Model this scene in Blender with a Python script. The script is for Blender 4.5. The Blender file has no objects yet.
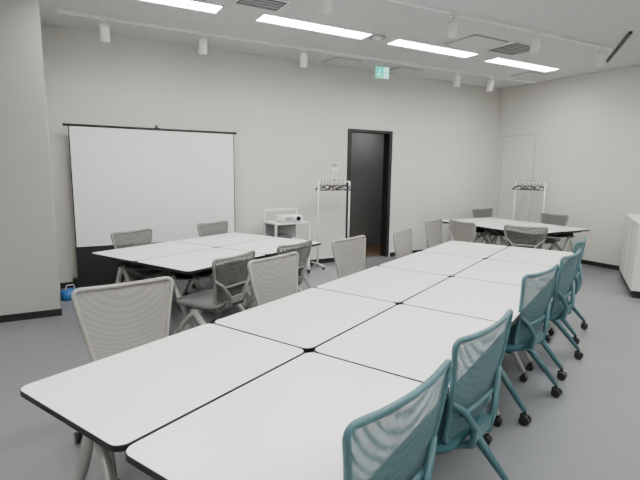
import bpy, bmesh, math
from mathutils import Vector, Matrix
S=bpy.context.scene
# ---------------- materials ----------------
def mat(name,col,rough=.5,metal=0,noise=None,bump=None,spec=.5):
    m=bpy.data.materials.new(name);m.use_nodes=True
    nt=m.node_tree;b=nt.nodes["Principled BSDF"]
    b.inputs["Base Color"].default_value=(*col,1);b.inputs["Roughness"].default_value=rough
    b.inputs["Metallic"].default_value=metal;b.inputs["Specular IOR Level"].default_value=spec
    tc=nt.nodes.new("ShaderNodeTexCoord")
    if noise:
        sc,amt=noise
        n=nt.nodes.new("ShaderNodeTexNoise");n.inputs["Scale"].default_value=sc;n.inputs["Detail"].default_value=4
        nt.links.new(tc.outputs["Object"],n.inputs["Vector"])
        r=nt.nodes.new("ShaderNodeValToRGB")
        r.color_ramp.elements[0].position=.3;r.color_ramp.elements[1].position=.7
        r.color_ramp.elements[0].color=(*[c*(1-amt) for c in col],1)
        r.color_ramp.elements[1].color=(*[min(1,c*(1+amt)) for c in col],1)
        nt.links.new(n.outputs["Fac"],r.inputs["Fac"]);nt.links.new(r.outputs["Color"],b.inputs["Base Color"])
    if bump:
        sc,st=bump
        n=nt.nodes.new("ShaderNodeTexNoise");n.inputs["Scale"].default_value=sc
        nt.links.new(tc.outputs["Object"],n.inputs["Vector"])
        bp=nt.nodes.new("ShaderNodeBump");bp.inputs["Strength"].default_value=st;bp.inputs["Distance"].default_value=.002
        nt.links.new(n.outputs["Fac"],bp.inputs["Height"]);nt.links.new(bp.outputs["Normal"],b.inputs["Normal"])
    return m
def emis(name,col,st):
    m=mat(name,col);b=m.node_tree.nodes["Principled BSDF"]
    b.inputs["Emission Color"].default_value=(*col,1);b.inputs["Emission Strength"].default_value=st
    return m
def meshmat(name,col,alpha,var=.18):
    m=mat(name,col,.7);nt=m.node_tree;b=nt.nodes["Principled BSDF"]
    tc=nt.nodes.new("ShaderNodeTexCoord");v=nt.nodes.new("ShaderNodeTexVoronoi")
    v.inputs["Scale"].default_value=170;v.inputs["Randomness"].default_value=.35
    nt.links.new(tc.outputs["Object"],v.inputs["Vector"])
    r=nt.nodes.new("ShaderNodeMapRange");r.inputs["From Min"].default_value=.2;r.inputs["From Max"].default_value=.6
    r.inputs["To Min"].default_value=alpha-var;r.inputs["To Max"].default_value=min(1,alpha+var)
    nt.links.new(v.outputs["Distance"],r.inputs["Value"]);nt.links.new(r.outputs["Result"],b.inputs["Alpha"])
    return m
M_wall=mat("wall_paint",(.635,.628,.59),.85,noise=(2.,.015),bump=(180,.15))
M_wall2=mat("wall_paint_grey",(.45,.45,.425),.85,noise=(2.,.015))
M_ceil=mat("ceiling_board",(.54,.54,.535),.9,noise=(26,.08),bump=(60,.4))
M_floor=mat("floor_vinyl",(.205,.215,.228),.16,noise=(1.2,.03),bump=(90,.03))
M_black=mat("black_trim",(.012,.012,.013),.5)
M_white=mat("white_laminate",(.92,.92,.925),.26,noise=(3,.01))
M_edge=mat("black_edge",(.008,.008,.009),.5)
M_leg=mat("leg_grey_metal",(.46,.46,.44),.35,.3)
M_teal=mat("teal_plastic",(.055,.138,.158),.45)
M_tealm=meshmat("teal_mesh",(.082,.160,.175),.84)
M_tealf=mat("teal_fabric",(.035,.112,.132),.9,noise=(120,.15))
M_gry=mat("grey_plastic",(.34,.33,.305),.5)
M_grym=meshmat("grey_mesh",(.31,.30,.278),.82)
M_gryf=mat("grey_fabric",(.14,.14,.14),.9,noise=(120,.15))
M_dgf=mat("grey_plastic_mid",(.22,.22,.207),.5)
M_dgm=meshmat("dark_grey_mesh",(.10,.10,.096),.78)
M_cast=mat("caster_black",(.02,.02,.022),.4)
M_screen=mat("screen_fabric",(.82,.83,.83),.9)
M_lamp=emis("lamp_diffuser",(1,.985,.95),52)
M_fix=mat("white_metal",(.82,.82,.81),.4)
M_green=emis("exit_green",(.0,.36,.25),2.4)
M_signw=emis("sign_white",(.35,.75,.66),1.8)
M_wood=mat("wood_floor",(.12,.07,.042),.5,noise=(8,.25))
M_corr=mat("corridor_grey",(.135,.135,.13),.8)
M_vent=mat("vent_grey",(.33,.33,.33),.7)
M_seam=mat("door_seam",(.40,.395,.375),.8)
M_dvent=mat("vent_dark",(.10,.10,.10),.7)
M_blue=mat("blue_plastic",(.02,.13,.36),.5)
M_lens=mat("lens_glass",(.01,.01,.02),.1)
M_hang=mat("hanger_plastic",(.035,.035,.04),.4)
# ---------------- mesh builder ----------------
class MB:
    def __init__(s): s.v=[];s.f=[];s.m=[];s.mats=[];s.sm=[]
    def mi(s,m):
        if m not in s.mats:s.mats.append(m)
        return s.mats.index(m)
    def face(s,idx,m,sm=False): s.f.append(idx);s.m.append(s.mi(m));s.sm.append(sm)
    def box(s,a,b,m,M=None):
        n=len(s.v)
        for z in(a[2],b[2]):
            for x,y in((a[0],a[1]),(b[0],a[1]),(b[0],b[1]),(a[0],b[1])):
                p=Vector((x,y,z));s.v.append(M@p if M else p)
        for q in((3,2,1,0),(4,5,6,7),(0,1,5,4),(1,2,6,5),(2,3,7,6),(3,0,4,7)): s.face([n+i for i in q],m)
    def loft(s,rings,m,caps=(True,True),sm=True,mcap=None):
        n=len(s.v);k=len(rings[0])
        for r in rings:
            for p in r:s.v.append(Vector(p))
        for i in range(len(rings)-1):
            for j in range(k):
                j2=(j+1)%k
                s.face([n+i*k+j,n+i*k+j2,n+(i+1)*k+j2,n+(i+1)*k+j],m,sm)
        if caps[0]: s.face([n+j for j in range(k)][::-1],mcap or m)
        if caps[1]: s.face([n+(len(rings)-1)*k+j for j in range(k)],mcap or m)
    def tube(s,path,rad,m,seg=8,closed=False,flat=1.0):
        path=[Vector(p) for p in path];N=len(path)
        if not isinstance(rad,(list,tuple)): rad=[rad]*N
        rings=[];pu=None
        for i,p in enumerate(path):
            if closed: t=path[(i+1)%N]-path[i-1]
            else: t=path[min(i+1,N-1)]-path[max(i-1,0)]
            t.normalize()
            if pu is None:
                pu=Vector((0,0,1)) if abs(t.z)<.9 else Vector((1,0,0))
            u=(pu-t*pu.dot(t)).normalized();w=t.cross(u);pu=u
            rings.append([p+(u*math.cos(a)*flat+w*math.sin(a))*rad[i] for a in [2*math.pi*k/seg for k in range(seg)]])
        if closed:
            rings.append(rings[0]);s.loft(rings,m,(False,False))
        else: s.loft(rings,m)
    def cyl(s,a,b,r,m,seg=16,r2=None): s.tube([a,b],[r,r if r2 is None else r2],m,seg)
    def obj(s,name,loc=(0,0,0),rz=0,data_only=False):
        me=bpy.data.meshes.new(name);me.from_pydata([tuple(p) for p in s.v],[],s.f)
        for m in s.mats:me.materials.append(m)
        for i,p in enumerate(me.polygons):p.material_index=s.m[i];p.use_smooth=s.sm[i]
        bm=bmesh.new();bm.from_mesh(me);bmesh.ops.remove_doubles(bm,verts=bm.verts,dist=1e-6);bmesh.ops.recalc_face_normals(bm,faces=bm.faces);bm.to_mesh(me);bm.free()
        if data_only:return me
        return place(name,me,loc,rz)
def place(name,me,loc,rz=0):
    o=bpy.data.objects.new(name,me);S.collection.objects.link(o);o.location=loc;o.rotation_euler=(0,0,rz);return o
def rrect(w,d,r,n=6):
    pts=[]
    for cx,cy,a0 in((w/2-r,d/2-r,0),(-w/2+r,d/2-r,90),(-w/2+r,-d/2+r,180),(w/2-r,-d/2+r,270)):
        for k in range(n+1):
            a=math.radians(a0+90*k/n);pts.append((cx+r*math.cos(a),cy+r*math.sin(a)))
    return pts
def boxobj(name,a,b,m):
    mb=MB();mb.box(a,b,m);return mb.obj(name)
# ---------------- room ----------------
X0,X1,Y0,Y1,C=-3.2,8.15,-3.2,6.94,3.32
PX,PY=-.07,5.645
boxobj("floor",(X0-.15,Y0-.15,-.1),(X1+.15,Y1+.15,0),M_floor)
boxobj("ceiling",(X0-.15,Y0-.15,C),(X1+.15,Y1+.15,C+.1),M_ceil)
DX0,DX1,DH=4.43,5.35,2.29
mb=MB()
mb.box((X0,Y1,0),(DX0,Y1+.15,C),M_wall);mb.box((DX1,Y1,0),(X1+.15,Y1+.15,C),M_wall);mb.box((DX0,Y1,DH),(DX1,Y1+.15,C),M_wall)
mb.obj("wall_back")
boxobj("wall_right",(X1,Y0,0),(X1+.15,Y1,C),M_wall)
boxobj("wall_left",(X0-.15,Y0,0),(X0,Y1+.15,C),M_wall)
boxobj("wall_front",(X0-.15,Y0-.15,0),(X1+.15,Y0,C),M_wall)
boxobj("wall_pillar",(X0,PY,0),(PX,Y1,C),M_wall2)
bh=.075
boxobj("baseboard_pillar",(X0,PY-.012,0),(PX+.012,PY,bh),M_black)
mb=MB();mb.box((PX,Y1-.012,0),(DX0-.05,Y1,bh),M_black);mb.box((DX1+.05,Y1-.012,0),(X1,Y1,bh),M_black);mb.obj("baseboard_back")
boxobj("baseboard_right",(X1-.012,Y0,0),(X1,Y1-.012,bh),M_black)
# doorway + corridor
mb=MB()
for a,b in(((DX0-.03,Y1-.01,0),(DX0+.05,Y1+.16,DH+.03)),((DX1-.05,Y1-.01,0),(DX1+.02,Y1+.16,DH+.03)),((DX0+.05,Y1-.01,DH-.02),(DX1-.05,Y1+.16,DH+.03))): mb.box(a,b,M_black)
mb.obj("door_frame")
mb=MB()
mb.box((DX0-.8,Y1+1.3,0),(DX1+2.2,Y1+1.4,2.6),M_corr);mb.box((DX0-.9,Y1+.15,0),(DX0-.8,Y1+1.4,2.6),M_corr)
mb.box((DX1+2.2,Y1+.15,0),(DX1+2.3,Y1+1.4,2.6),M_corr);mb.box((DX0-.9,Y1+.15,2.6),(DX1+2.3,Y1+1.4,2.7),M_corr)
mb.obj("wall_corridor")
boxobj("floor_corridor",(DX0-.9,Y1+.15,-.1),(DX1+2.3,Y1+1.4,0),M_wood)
# flush door panel in right wall
mb=MB();y0,y1,zt=6.03,6.80,2.34
mb.box((X1-.006,y0,.08),(X1,y1,zt),M_wall);
for a,b in(((X1-.007,y0-.012,.08),(X1,y0,zt+.012)),((X1-.007,y1,.08),(X1,y1+.012,zt+.012)),((X1-.007,y0,zt),(X1,y1,zt+.012))): mb.box(a,b,M_seam)
mb.obj("door_2")
# low cabinet (stands at an angle)
mb=MB();LC=1.6
mb.box((-LC,-.44,.10),(0,0,.97),M_wall);mb.box((-LC+.04,-.40,0),(-.04,-.03,.10),M_black)
mb.box((-LC-.01,-.45,.97),(.01,.01,.99),M_white)
for k in range(1,3): mb.box((-LC+k*LC/3-.003,-.002,.12),(-LC+k*LC/3+.003,.002,.96),M_vent)
mb.obj("low_cabinet",(7.78,4.05,0),math.radians(33))
# ---------------- luminaires ----------------
def lum(x,y):
    mb=MB();L,W=1.46,.25
    mb.box((-L/2,-W/2,-.008),(L/2,W/2,-.002),M_lamp)
    t=.015
    for a,b in(((-L/2-t,-W/2-t),(L/2+t,-W/2)),((-L/2-t,W/2),(L/2+t,W/2+t)),((-L/2-t,-W/2),(-L/2,W/2)),((L/2,-W/2),(L/2+t,W/2))):
        mb.box((*a,-.014),(*b,0),M_fix)
    for k in range(1,18):
        xx=-L/2+L*k/18;mb.box((xx-.004,-W/2,-.022),(xx+.004,W/2,-.008),M_fix)
    mb.box((-L/2,-.005,-.022),(L/2,.005,-.008),M_fix)
    mb.obj("ceiling_light_panel",(x,y,C))
for y in(5.23,2.0,-1.2):
    for x in(.90,2.84,4.73,6.62) if y>4 else (-1.0,.95,2.84,4.73,6.60):
        lum(x,y)
# tracks + spots
def track(name,a,b,m=M_fix,h=.03):
    a=Vector(a);b=Vector(b);d=b-a;mb=MB();mb.box((0,-.018,-h),(d.length,.018,0),m);mb.obj(name,(a.x,a.y,C),math.atan2(d.y,d.x))
track("lighting_track",(.1,6.2,0),(8.05,6.06,0));track("lighting_track",(.3,4.05,0),(6.75,3.92,0))
track("ceiling_slot",(6.18,3.38,0),(7.45,4.38,0),M_black,.03)
def spot(x,y,rz):
    mb=MB();mb.box((-.05,-.02,-.05),(.05,.02,-.03),M_fix)
    mb.cyl((0,0,-.05),(0,0,-.09),.014,M_fix,8)
    R=Matrix.Translation((0,0,-.09))@Matrix.Rotation(.10,4,'X')
    pts=[R@Vector((0,0,z)) for z in(.01,0,-.18,-.18,-.16)]
    mb.tube(pts,[.038,.053,.056,.048,.044],M_fix,18)
    mb.cyl(R@Vector((0,0,-.159)),R@Vector((0,0,-.165)),.043,M_lens,16)
    mb.obj("track_spotlight",(x,y,C),rz)
for x in(.57,1.71,3.14,6.06,6.86): spot(x,6.2-.0176*(x-.1),0)
for x in(2.29,3.86,5.21,6.56): spot(x,4.05-.02*(x-.3),.1)
# vents
def vent(name,x,y,w,d,slats=0,m=M_vent):
    mb=MB();mb.box((-w/2,-d/2,-.012),(w/2,d/2,0),M_fix if slats else m)
    mb.box((-w/2+.02,-d/2+.02,-.016),(w/2-.02,d/2-.02,-.010),M_dvent if slats else M_ceil)
    for k in range(slats):
        yy=-d/2+.06+(d-.12)*k/(slats-1);mb.box((-w/2+.03,yy-.018,-.024),(w/2-.03,yy+.016,-.014),M_vent)
    mb.obj(name,(x,y,C))
vent("ceiling_access_panel",4.99,4.72,.62,.55);vent("ceiling_air_vent",5.66,4.66,.55,.52,6)
vent("ceiling_access_panel",4.05,6.6,.5,.42);vent("ceiling_access_panel",5.3,6.6,.5,.42);vent("ceiling_air_vent",1.95,4.8,.5,.34,4)
vent("ceiling_access_panel",7.4,5.7,.5,.4)
mb=MB();mb.cyl((0,0,0),(0,0,-.015),.11,M_vent,24);mb.cyl((0,0,-.015),(0,0,-.03),.07,M_fix,24,.05);mb.obj("ceiling_speaker",(3.72,5.2,C))
# exit sign
mb=MB();mb.cyl((0,0,0),(0,0,-.05),.012,M_fix,8);mb.box((-.125,-.03,-.235),(.125,.03,-.05),M_fix)
mb.box((-.118,-.034,-.225),(.025,.03,-.06),M_green);mb.box((.03,-.034,-.225),(.118,-.03,-.06),M_signw)
q=-.045
mb.cyl((q,-.037,-.085),(q,-.034,-.085),.013,M_signw,12)
mb.tube([(q,-.036,-.10),(q-.012,-.036,-.15),(q+.02,-.036,-.175),(q+.03,-.036,-.21)],.008,M_signw,6)
mb.tube([(q-.012,-.036,-.15),(q-.025,-.036,-.18),(q-.05,-.036,-.195)],.008,M_signw,6)
mb.box((.05,-.036,-.15),(.10,-.034,-.135),M_green)
mb.obj("exit_sign",(4.68,6.4,C),-.15)
# wall switches
mb=MB();mb.box((-.07,-.02,-.08),(.07,0,.08),M_fix);mb.box((-.05,-.023,0),(.05,-.02,.06),M_vent);mb.obj("wall_control_panel",(4.14,Y1,1.66))
mb=MB();mb.box((-.06,-.012,-.06),(.06,0,.06),M_fix);mb.box((-.03,-.016,-.035),(.03,-.012,.035),M_vent);mb.obj("light_switch",(4.14,Y1,1.42))
# ---------------- projection screen ----------------
mb=MB()
x0,x1=.10,2.32
mb.cyl((x0-.02,0,2.125),(x1+.02,0,2.125),.016,M_black,10)
mb.box((x0+.05,-.002,.56),(x1-.03,.002,2.11),M_screen)
for a,b in(((x0+.038,x0+.052)),((x1-.032,x1-.02))): mb.box((a,-.004,.14),(b,.004,2.12),M_black)
mb.box((x0+.05,-.0025,.14),(x1-.03,.0025,.57),M_black)
mb.box((x0-.02,-.05,.05),(x1+.02,.05,.15),M_black)
for x in(x0+.25,x1-.25): mb.box((x-.03,-.13,0),(x+.03,.12,.05),M_black)
mb.cyl(((x0+x1)/2,.03,.10),((x0+x1)/2,.03,2.16),.014,M_black,8)
mb.box(((x0+x1)/2-.04,-.02,2.11),((x0+x1)/2+.04,.045,2.145),M_black);mb.cyl(((x0+x1)/2,.02,2.14),((x0+x1)/2,.02,2.18),.015,M_black,8)
mb.obj("projection_screen",(0,6.76,0))
# blue bag on floor
mb=MB()
rr=lambda w,d,z,o=(0,0):[(x+o[0],y+o[1],z) for x,y in rrect(w,d,min(w,d)*.3)]
mb.loft([rr(.20,.16,0),rr(.24,.19,.03),rr(.22,.17,.09),rr(.12,.08,.12)],M_blue);mb.tube([(-.06,0,.11),(-.04,0,.17),(.04,0,.17),(.06,0,.11)],.006,M_fix)
mb.obj("blue_bag",(.04,6.34,0),.4)
# ---------------- table ----------------
TL,TW,TH=1.030,.718,.72
def table_mesh(L,W):
    L-=.009;W-=.009
    mb=MB();r=.05
    R=lambda i,z:[(x,y,z) for x,y in rrect(L-2*i,W-2*i,r-i,6)]
    mb.loft([R(.012,TH-.030),R(0,TH-.022),R(0,TH-.004),R(.002,TH-.001)],M_edge,(True,False),sm=False)
    mb.loft([R(.002,TH-.001),R(.004,TH-.0004)],M_edge,(False,False),sm=False)
    mb.loft([R(.004,TH-.0004),R(.005,TH)],M_white,(False,True),sm=False)
    for s in(-1,1):
        x=s*(L/2-.12)
        mb.box((x-.03,-W/2+.10,TH-.055),(x+.03,W/2-.10,TH-.028),M_edge)
        mb.cyl((x-.035,0,TH-.085),(x+.035,0,TH-.085),.035,M_edge,14)
        for t in(-1,1):
            mb.tube([(x,t*.012,TH-.085),(x,t*.11,TH-.33),(x,t*(W/2-.06),.075)],[.021,.020,.017],M_leg,10,flat=1.2)
            yy=t*(W/2-.06)
            mb.cyl((x,yy,.05),(x,yy,.085),.012,M_cast,8)
            for q in(-.013,.013): mb.cyl((x+q-.009,yy,.028),(x+q+.009,yy,.028),.028,M_cast,14)
    mb.cyl((-L/2+.12,0,TH-.085),(L/2-.12,0,TH-.085),.016,M_edge,10)
    mb.box((-L/2+.15,-.17,TH-.13),(L/2-.15,.17,TH-.122),M_edge)
    for x in(-.3,.3):
        for t in(-1,1): mb.box((x-.006,t*.165-.006,TH-.125),(x+.006,t*.165+.006,TH-.028),M_edge)
    return mb.obj("folding_table",data_only=True)
T1=table_mesh(TL,TW)
ang=.4552;ox,oy=-.21,2.128
ca,sa=math.cos(ang),math.sin(ang)
for i in range(5):
    for j in range(2):
        a=(i+.5)*TL;b=(j+.5)*TW
        place("folding_table",T1,(ox+a*ca+b*sa,oy+a*sa-b*ca,0),ang)
T2=table_mesh(1.06,.76)
def group(cx,cy,an,me,L,W):
    c,s=math.cos(an),math.sin(an)
    for i in(-.5,.5):
        for j in(-.5,.5):
            a=i*L;b=j*W;place("folding_table",me,(cx+a*c-b*s,cy+a*s+b*c,0),an)
group(1.522,5.133,.475,T2,1.06,.76)
group(6.72,5.38,math.radians(-91),T1,TL,TW)
# ---------------- chairs ----------------
def chair_mesh(name,Mf,Mm,Ms,Ml,ZT,WT):
    mb=MB();ZB=.46;WB=WT-.09
    cor=[(-WB,ZB),(WB,ZB),(WT,ZT),(-WT,ZT)]
    out=[]
    for k in range(4):
        p=Vector(cor[k]);a=Vector(cor[k-1]);b=Vector(cor[(k+1)%4]);r=.085 if k<2 else .05
        pa=p+(a-p).normalized()*r;pb=p+(b-p).normalized()*r
        for t in range(7):
            t/=6;out.append((1-t)**2*pa+2*t*(1-t)*p+t*t*pb)
        nx=b+(p-b).normalized()*(.085 if (k+1)%4<2 else .05)
        for t in range(1,6): out.append(pb.lerp(nx,t/6))
    def Y(x,z):
        v=(z-ZB)/(ZT-ZB)
        return -.205-.085*v-.05*v*(1-v)+.30*x*x
    def P(q,off=0):
        x,z=q
        return Vector((x,Y(x,z)+off,z-(.014*(1-(x/WT)**2) if z>ZT-.02 else 0)))
    mb.tube([P(q) for q in out],.0125,Mf,8,closed=True,flat=1.0)
    cen=Vector((0,.70));n0=len(mb.v);K=len(out);RN=6
    for r in range(RN):
        s=1-r/RN
        for q in out: mb.v.append(P(cen+(q-cen)*s))
    mb.v.append(P(cen))
    for r in range(RN-1):
        for k in range(K):
            k2=(k+1)%K;mb.face([n0+r*K+k,n0+r*K+k2,n0+(r+1)*K+k2,n0+(r+1)*K+k],Mm,True)
    for k in range(K): mb.face([n0+(RN-1)*K+k,n0+(RN-1)*K+(k+1)%K,n0+RN*K],Mm,True)
    xe=WB+.09*(.69-ZB)/(ZT-ZB)
    for s in(-1,1):
        mb.tube([(s*xe,Y(xe,.69)-.004,.69),(s*.17,Y(.17,.63)-.03,.63),(s*.10,-.285,.54),(s*.085,-.27,.45),(s*.085,-.18,.41),(s*.09,-.02,.405)],[.012,.015,.017,.019,.018,.016],Mf,8)
    mb.tube([(x,Y(x,.61)-.02,.61) for x in(-.16,-.08,0,.08,.16)],.011,Mf,8)
    mb.box((-.10,-.285,.465),(.10,-.265,.52),Mf)
    def R(w,d,r,z): return [(x,y+.01,z+.01) for x,y in rrect(w,d,r,6)]
    mb.loft([R(.40,.38,.08,.405),R(.48,.44,.10,.415),R(.50,.47,.10,.432),R(.50,.47,.10,.446)],Ms,(True,False))
    mb.loft([R(.50,.47,.10,.446),R(.48,.45,.10,.460),R(.40,.36,.09,.467),R(.15,.15,.05,.463)],Ms,(False,True))
    mb.tube([(-.24,-.02,.395),(.24,-.02,.395)],.018,Ml,10)
    mb.box((-.14,-.16,.382),(.14,.14,.418),Ml)
    for s in(-1,1):
        mb.tube([(s*.23,.02,.40),(s*.245,-.04,.38),(s*.26,-.17,.265),(s*.275,-.33,.085)],[.022,.027,.024,.015],Ml,10)
        mb.tube([(s*.23,-.06,.40),(s*.235,.0,.38),(s*.24,.12,.265),(s*.25,.26,.085)],[.022,.027,.024,.015],Ml,10)
        for (x,y) in((s*.275,-.33),(s*.25,.26)):
            mb.cyl((x,y,.05),(x,y,.095),.012,M_cast,8)
            mb.box((x-.008,y-.02,.03),(x+.008,y+.025,.066),M_cast)
            for q in(-.019,.019): mb.cyl((x+q-.011,y-.008,.031),(x+q+.011,y-.008,.031),.031,M_cast,16)
    return mb.obj(name,data_only=True)
CT=chair_mesh("mesh_chair_teal",M_teal,M_tealm,M_tealf,M_teal,.965,.295)
CG=chair_mesh("mesh_chair_grey",M_gry,M_grym,M_gryf,M_gry,.93,.285)
CD=chair_mesh("mesh_chair_dark",M_dgf,M_dgm,M_gryf,M_gry,.875,.28)
def chair(me,x,y,face):   # x,y = position of top centre of the back ; face = heading in deg
    f=math.radians(face)
    place("mesh_office_chair",me,(x+.29*math.cos(f),y+.29*math.sin(f),0),f-math.pi/2)
for x,y,f in((.875,.985,110),(1.56,1.29,109),(2.78,1.90,105),(3.60,2.22,110),(4.42,2.65,114)): chair(CT,x,y,f)
for x,y,f in((.30,2.90,-80),(1.42,3.30,-66),(2.50,3.90,-68),(3.42,4.2,-60),(4.56,4.92,-66)): chair(CG,x,y,f)
chair(CG,4.84,4.66,-8);chair(CD,5.55,4.15,38)
chair(CD,7.45,6.62,-92);chair(CD,7.76,5.22,178)
chair(CD,.70,5.78,-60);chair(CD,1.80,6.27,-63)
chair(CD,1.29,3.75,122);chair(CD,2.05,4.13,116)
# ---------------- projector cart ----------------
mb=MB()
for z in(.80,.50,.14): mb.box((-.30,-.20,z-.012),(.30,.20,z+.012),M_fix)
for x in(-.29,.29):
    for y in(-.19,.19):
        mb.box((x-.014,y-.014,.06),(x+.014,y+.014,1.0 if y>0 else .80),M_fix)
        mb.cyl((x-.012,y,.03),(x+.012,y,.03),.03,M_cast,12);mb.cyl((x,y,.03),(x,y,.07),.01,M_cast,8)
mb.box((-.30,.178,.97),(.30,.202,1.0),M_fix);mb.box((-.28,.182,.52),(.28,.190,.78),M_vent)
mb.box((-.25,-.16,.515),(.0,.1,.62),M_dvent)
cart=mb.obj("projector_cart",(3.04,6.50,0),.08)
mb=MB();pr=lambda w,d,z:[(x,y,z) for x,y in rrect(w,d,.03)]
mb.loft([pr(.33,.24,.01),pr(.35,.26,.02),pr(.35,.26,.085),pr(.33,.24,.10)],M_fix)
mb.cyl((.08,-.13,.055),(.08,-.15,.055),.035,M_lens,16);mb.box((-.15,-.132,.03),(-.02,-.128,.08),M_vent)
for x in(-.13,.13): mb.cyl((x,0,0),(x,0,.012),.012,M_cast,8)
mb.obj("projector",(3.07,6.47,.813),.12)
# ---------------- coat racks ----------------
def rack(x,y,rz,nh):
    mb=MB();w=.30;H=1.42
    for s in(-1,1):
        mb.cyl((s*w,0,.07),(s*w,0,H),.015,M_fix,10)
        mb.tube([(s*w,-.20,.065),(s*w,0,.075),(s*w,.20,.065)],.013,M_fix,8)
        for q in(-.19,.19): mb.cyl((s*w-.01,q,.025),(s*w+.01,q,.025),.025,M_cast,12);mb.cyl((s*w,q,.025),(s*w,q,.065),.008,M_cast,6)
    mb.cyl((-w,0,H),(w,0,H),.013,M_fix,10);mb.cyl((-w,0,.16),(w,0,.16),.010,M_fix,8)
    for k in range(nh):
        hx=-w+.05+(2*w-.12)*k/(nh-1);a=.5*math.sin(k*2.3)
        c,s=math.sin(a),math.cos(a)
        L=lambda t,z:(hx+t*c,t*s,z)
        mb.tube([L(.02,H+.0),L(.015,H+.022),L(-.015,H+.02),L(-.018,H-.01),L(0,H-.035),L(0,H-.06)],.004,M_hang,6)
        mb.tube([L(-.19,H-.135),L(-.1,H-.09),L(0,H-.055),L(.1,H-.09),L(.19,H-.135)],.010,M_hang,6)
        mb.tube([L(-.19,H-.135),L(0,H-.14),L(.19,H-.135)],.006,M_hang,6)
    mb.obj("coat_rack",(x,y,0),rz)
rack(3.96,6.62,.02,9);rack(7.88,5.87,-1.45,8)
# ---------------- world, corridor light ----------------
w=bpy.data.worlds.new("world");S.world=w;w.use_nodes=True
w.node_tree.nodes["Background"].inputs[0].default_value=(.5,.5,.5,1);w.node_tree.nodes["Background"].inputs[1].default_value=.2
l=bpy.data.lights.new("corridor_lamp","AREA");l.energy=10;l.size=.6;lo=bpy.data.objects.new("corridor_lamp",l);lo.location=(5.6,7.7,2.55);S.collection.objects.link(lo)
# ---------------- camera ----------------
f,pit,roll,yaw,H=464.94,.1487,.0130,.5100,1.60
fw=Vector((math.sin(yaw)*math.cos(pit),math.cos(yaw)*math.cos(pit),-math.sin(pit)))
rt=Vector((math.cos(yaw),-math.sin(yaw),0));up=rt.cross(fw)
r2=rt*math.cos(roll)+up*math.sin(roll);u2=-rt*math.sin(roll)+up*math.cos(roll)
cd=bpy.data.cameras.new("camera");cd.sensor_width=36;cd.lens=36*f/640;cd.clip_start=.02
co=bpy.data.objects.new("camera",cd);S.collection.objects.link(co)
Mx=Matrix((( r2.x,u2.x,-fw.x,0),(r2.y,u2.y,-fw.y,0),(r2.z,u2.z,-fw.z,H),(0,0,0,1)))
co.matrix_world=Mx;S.camera=co
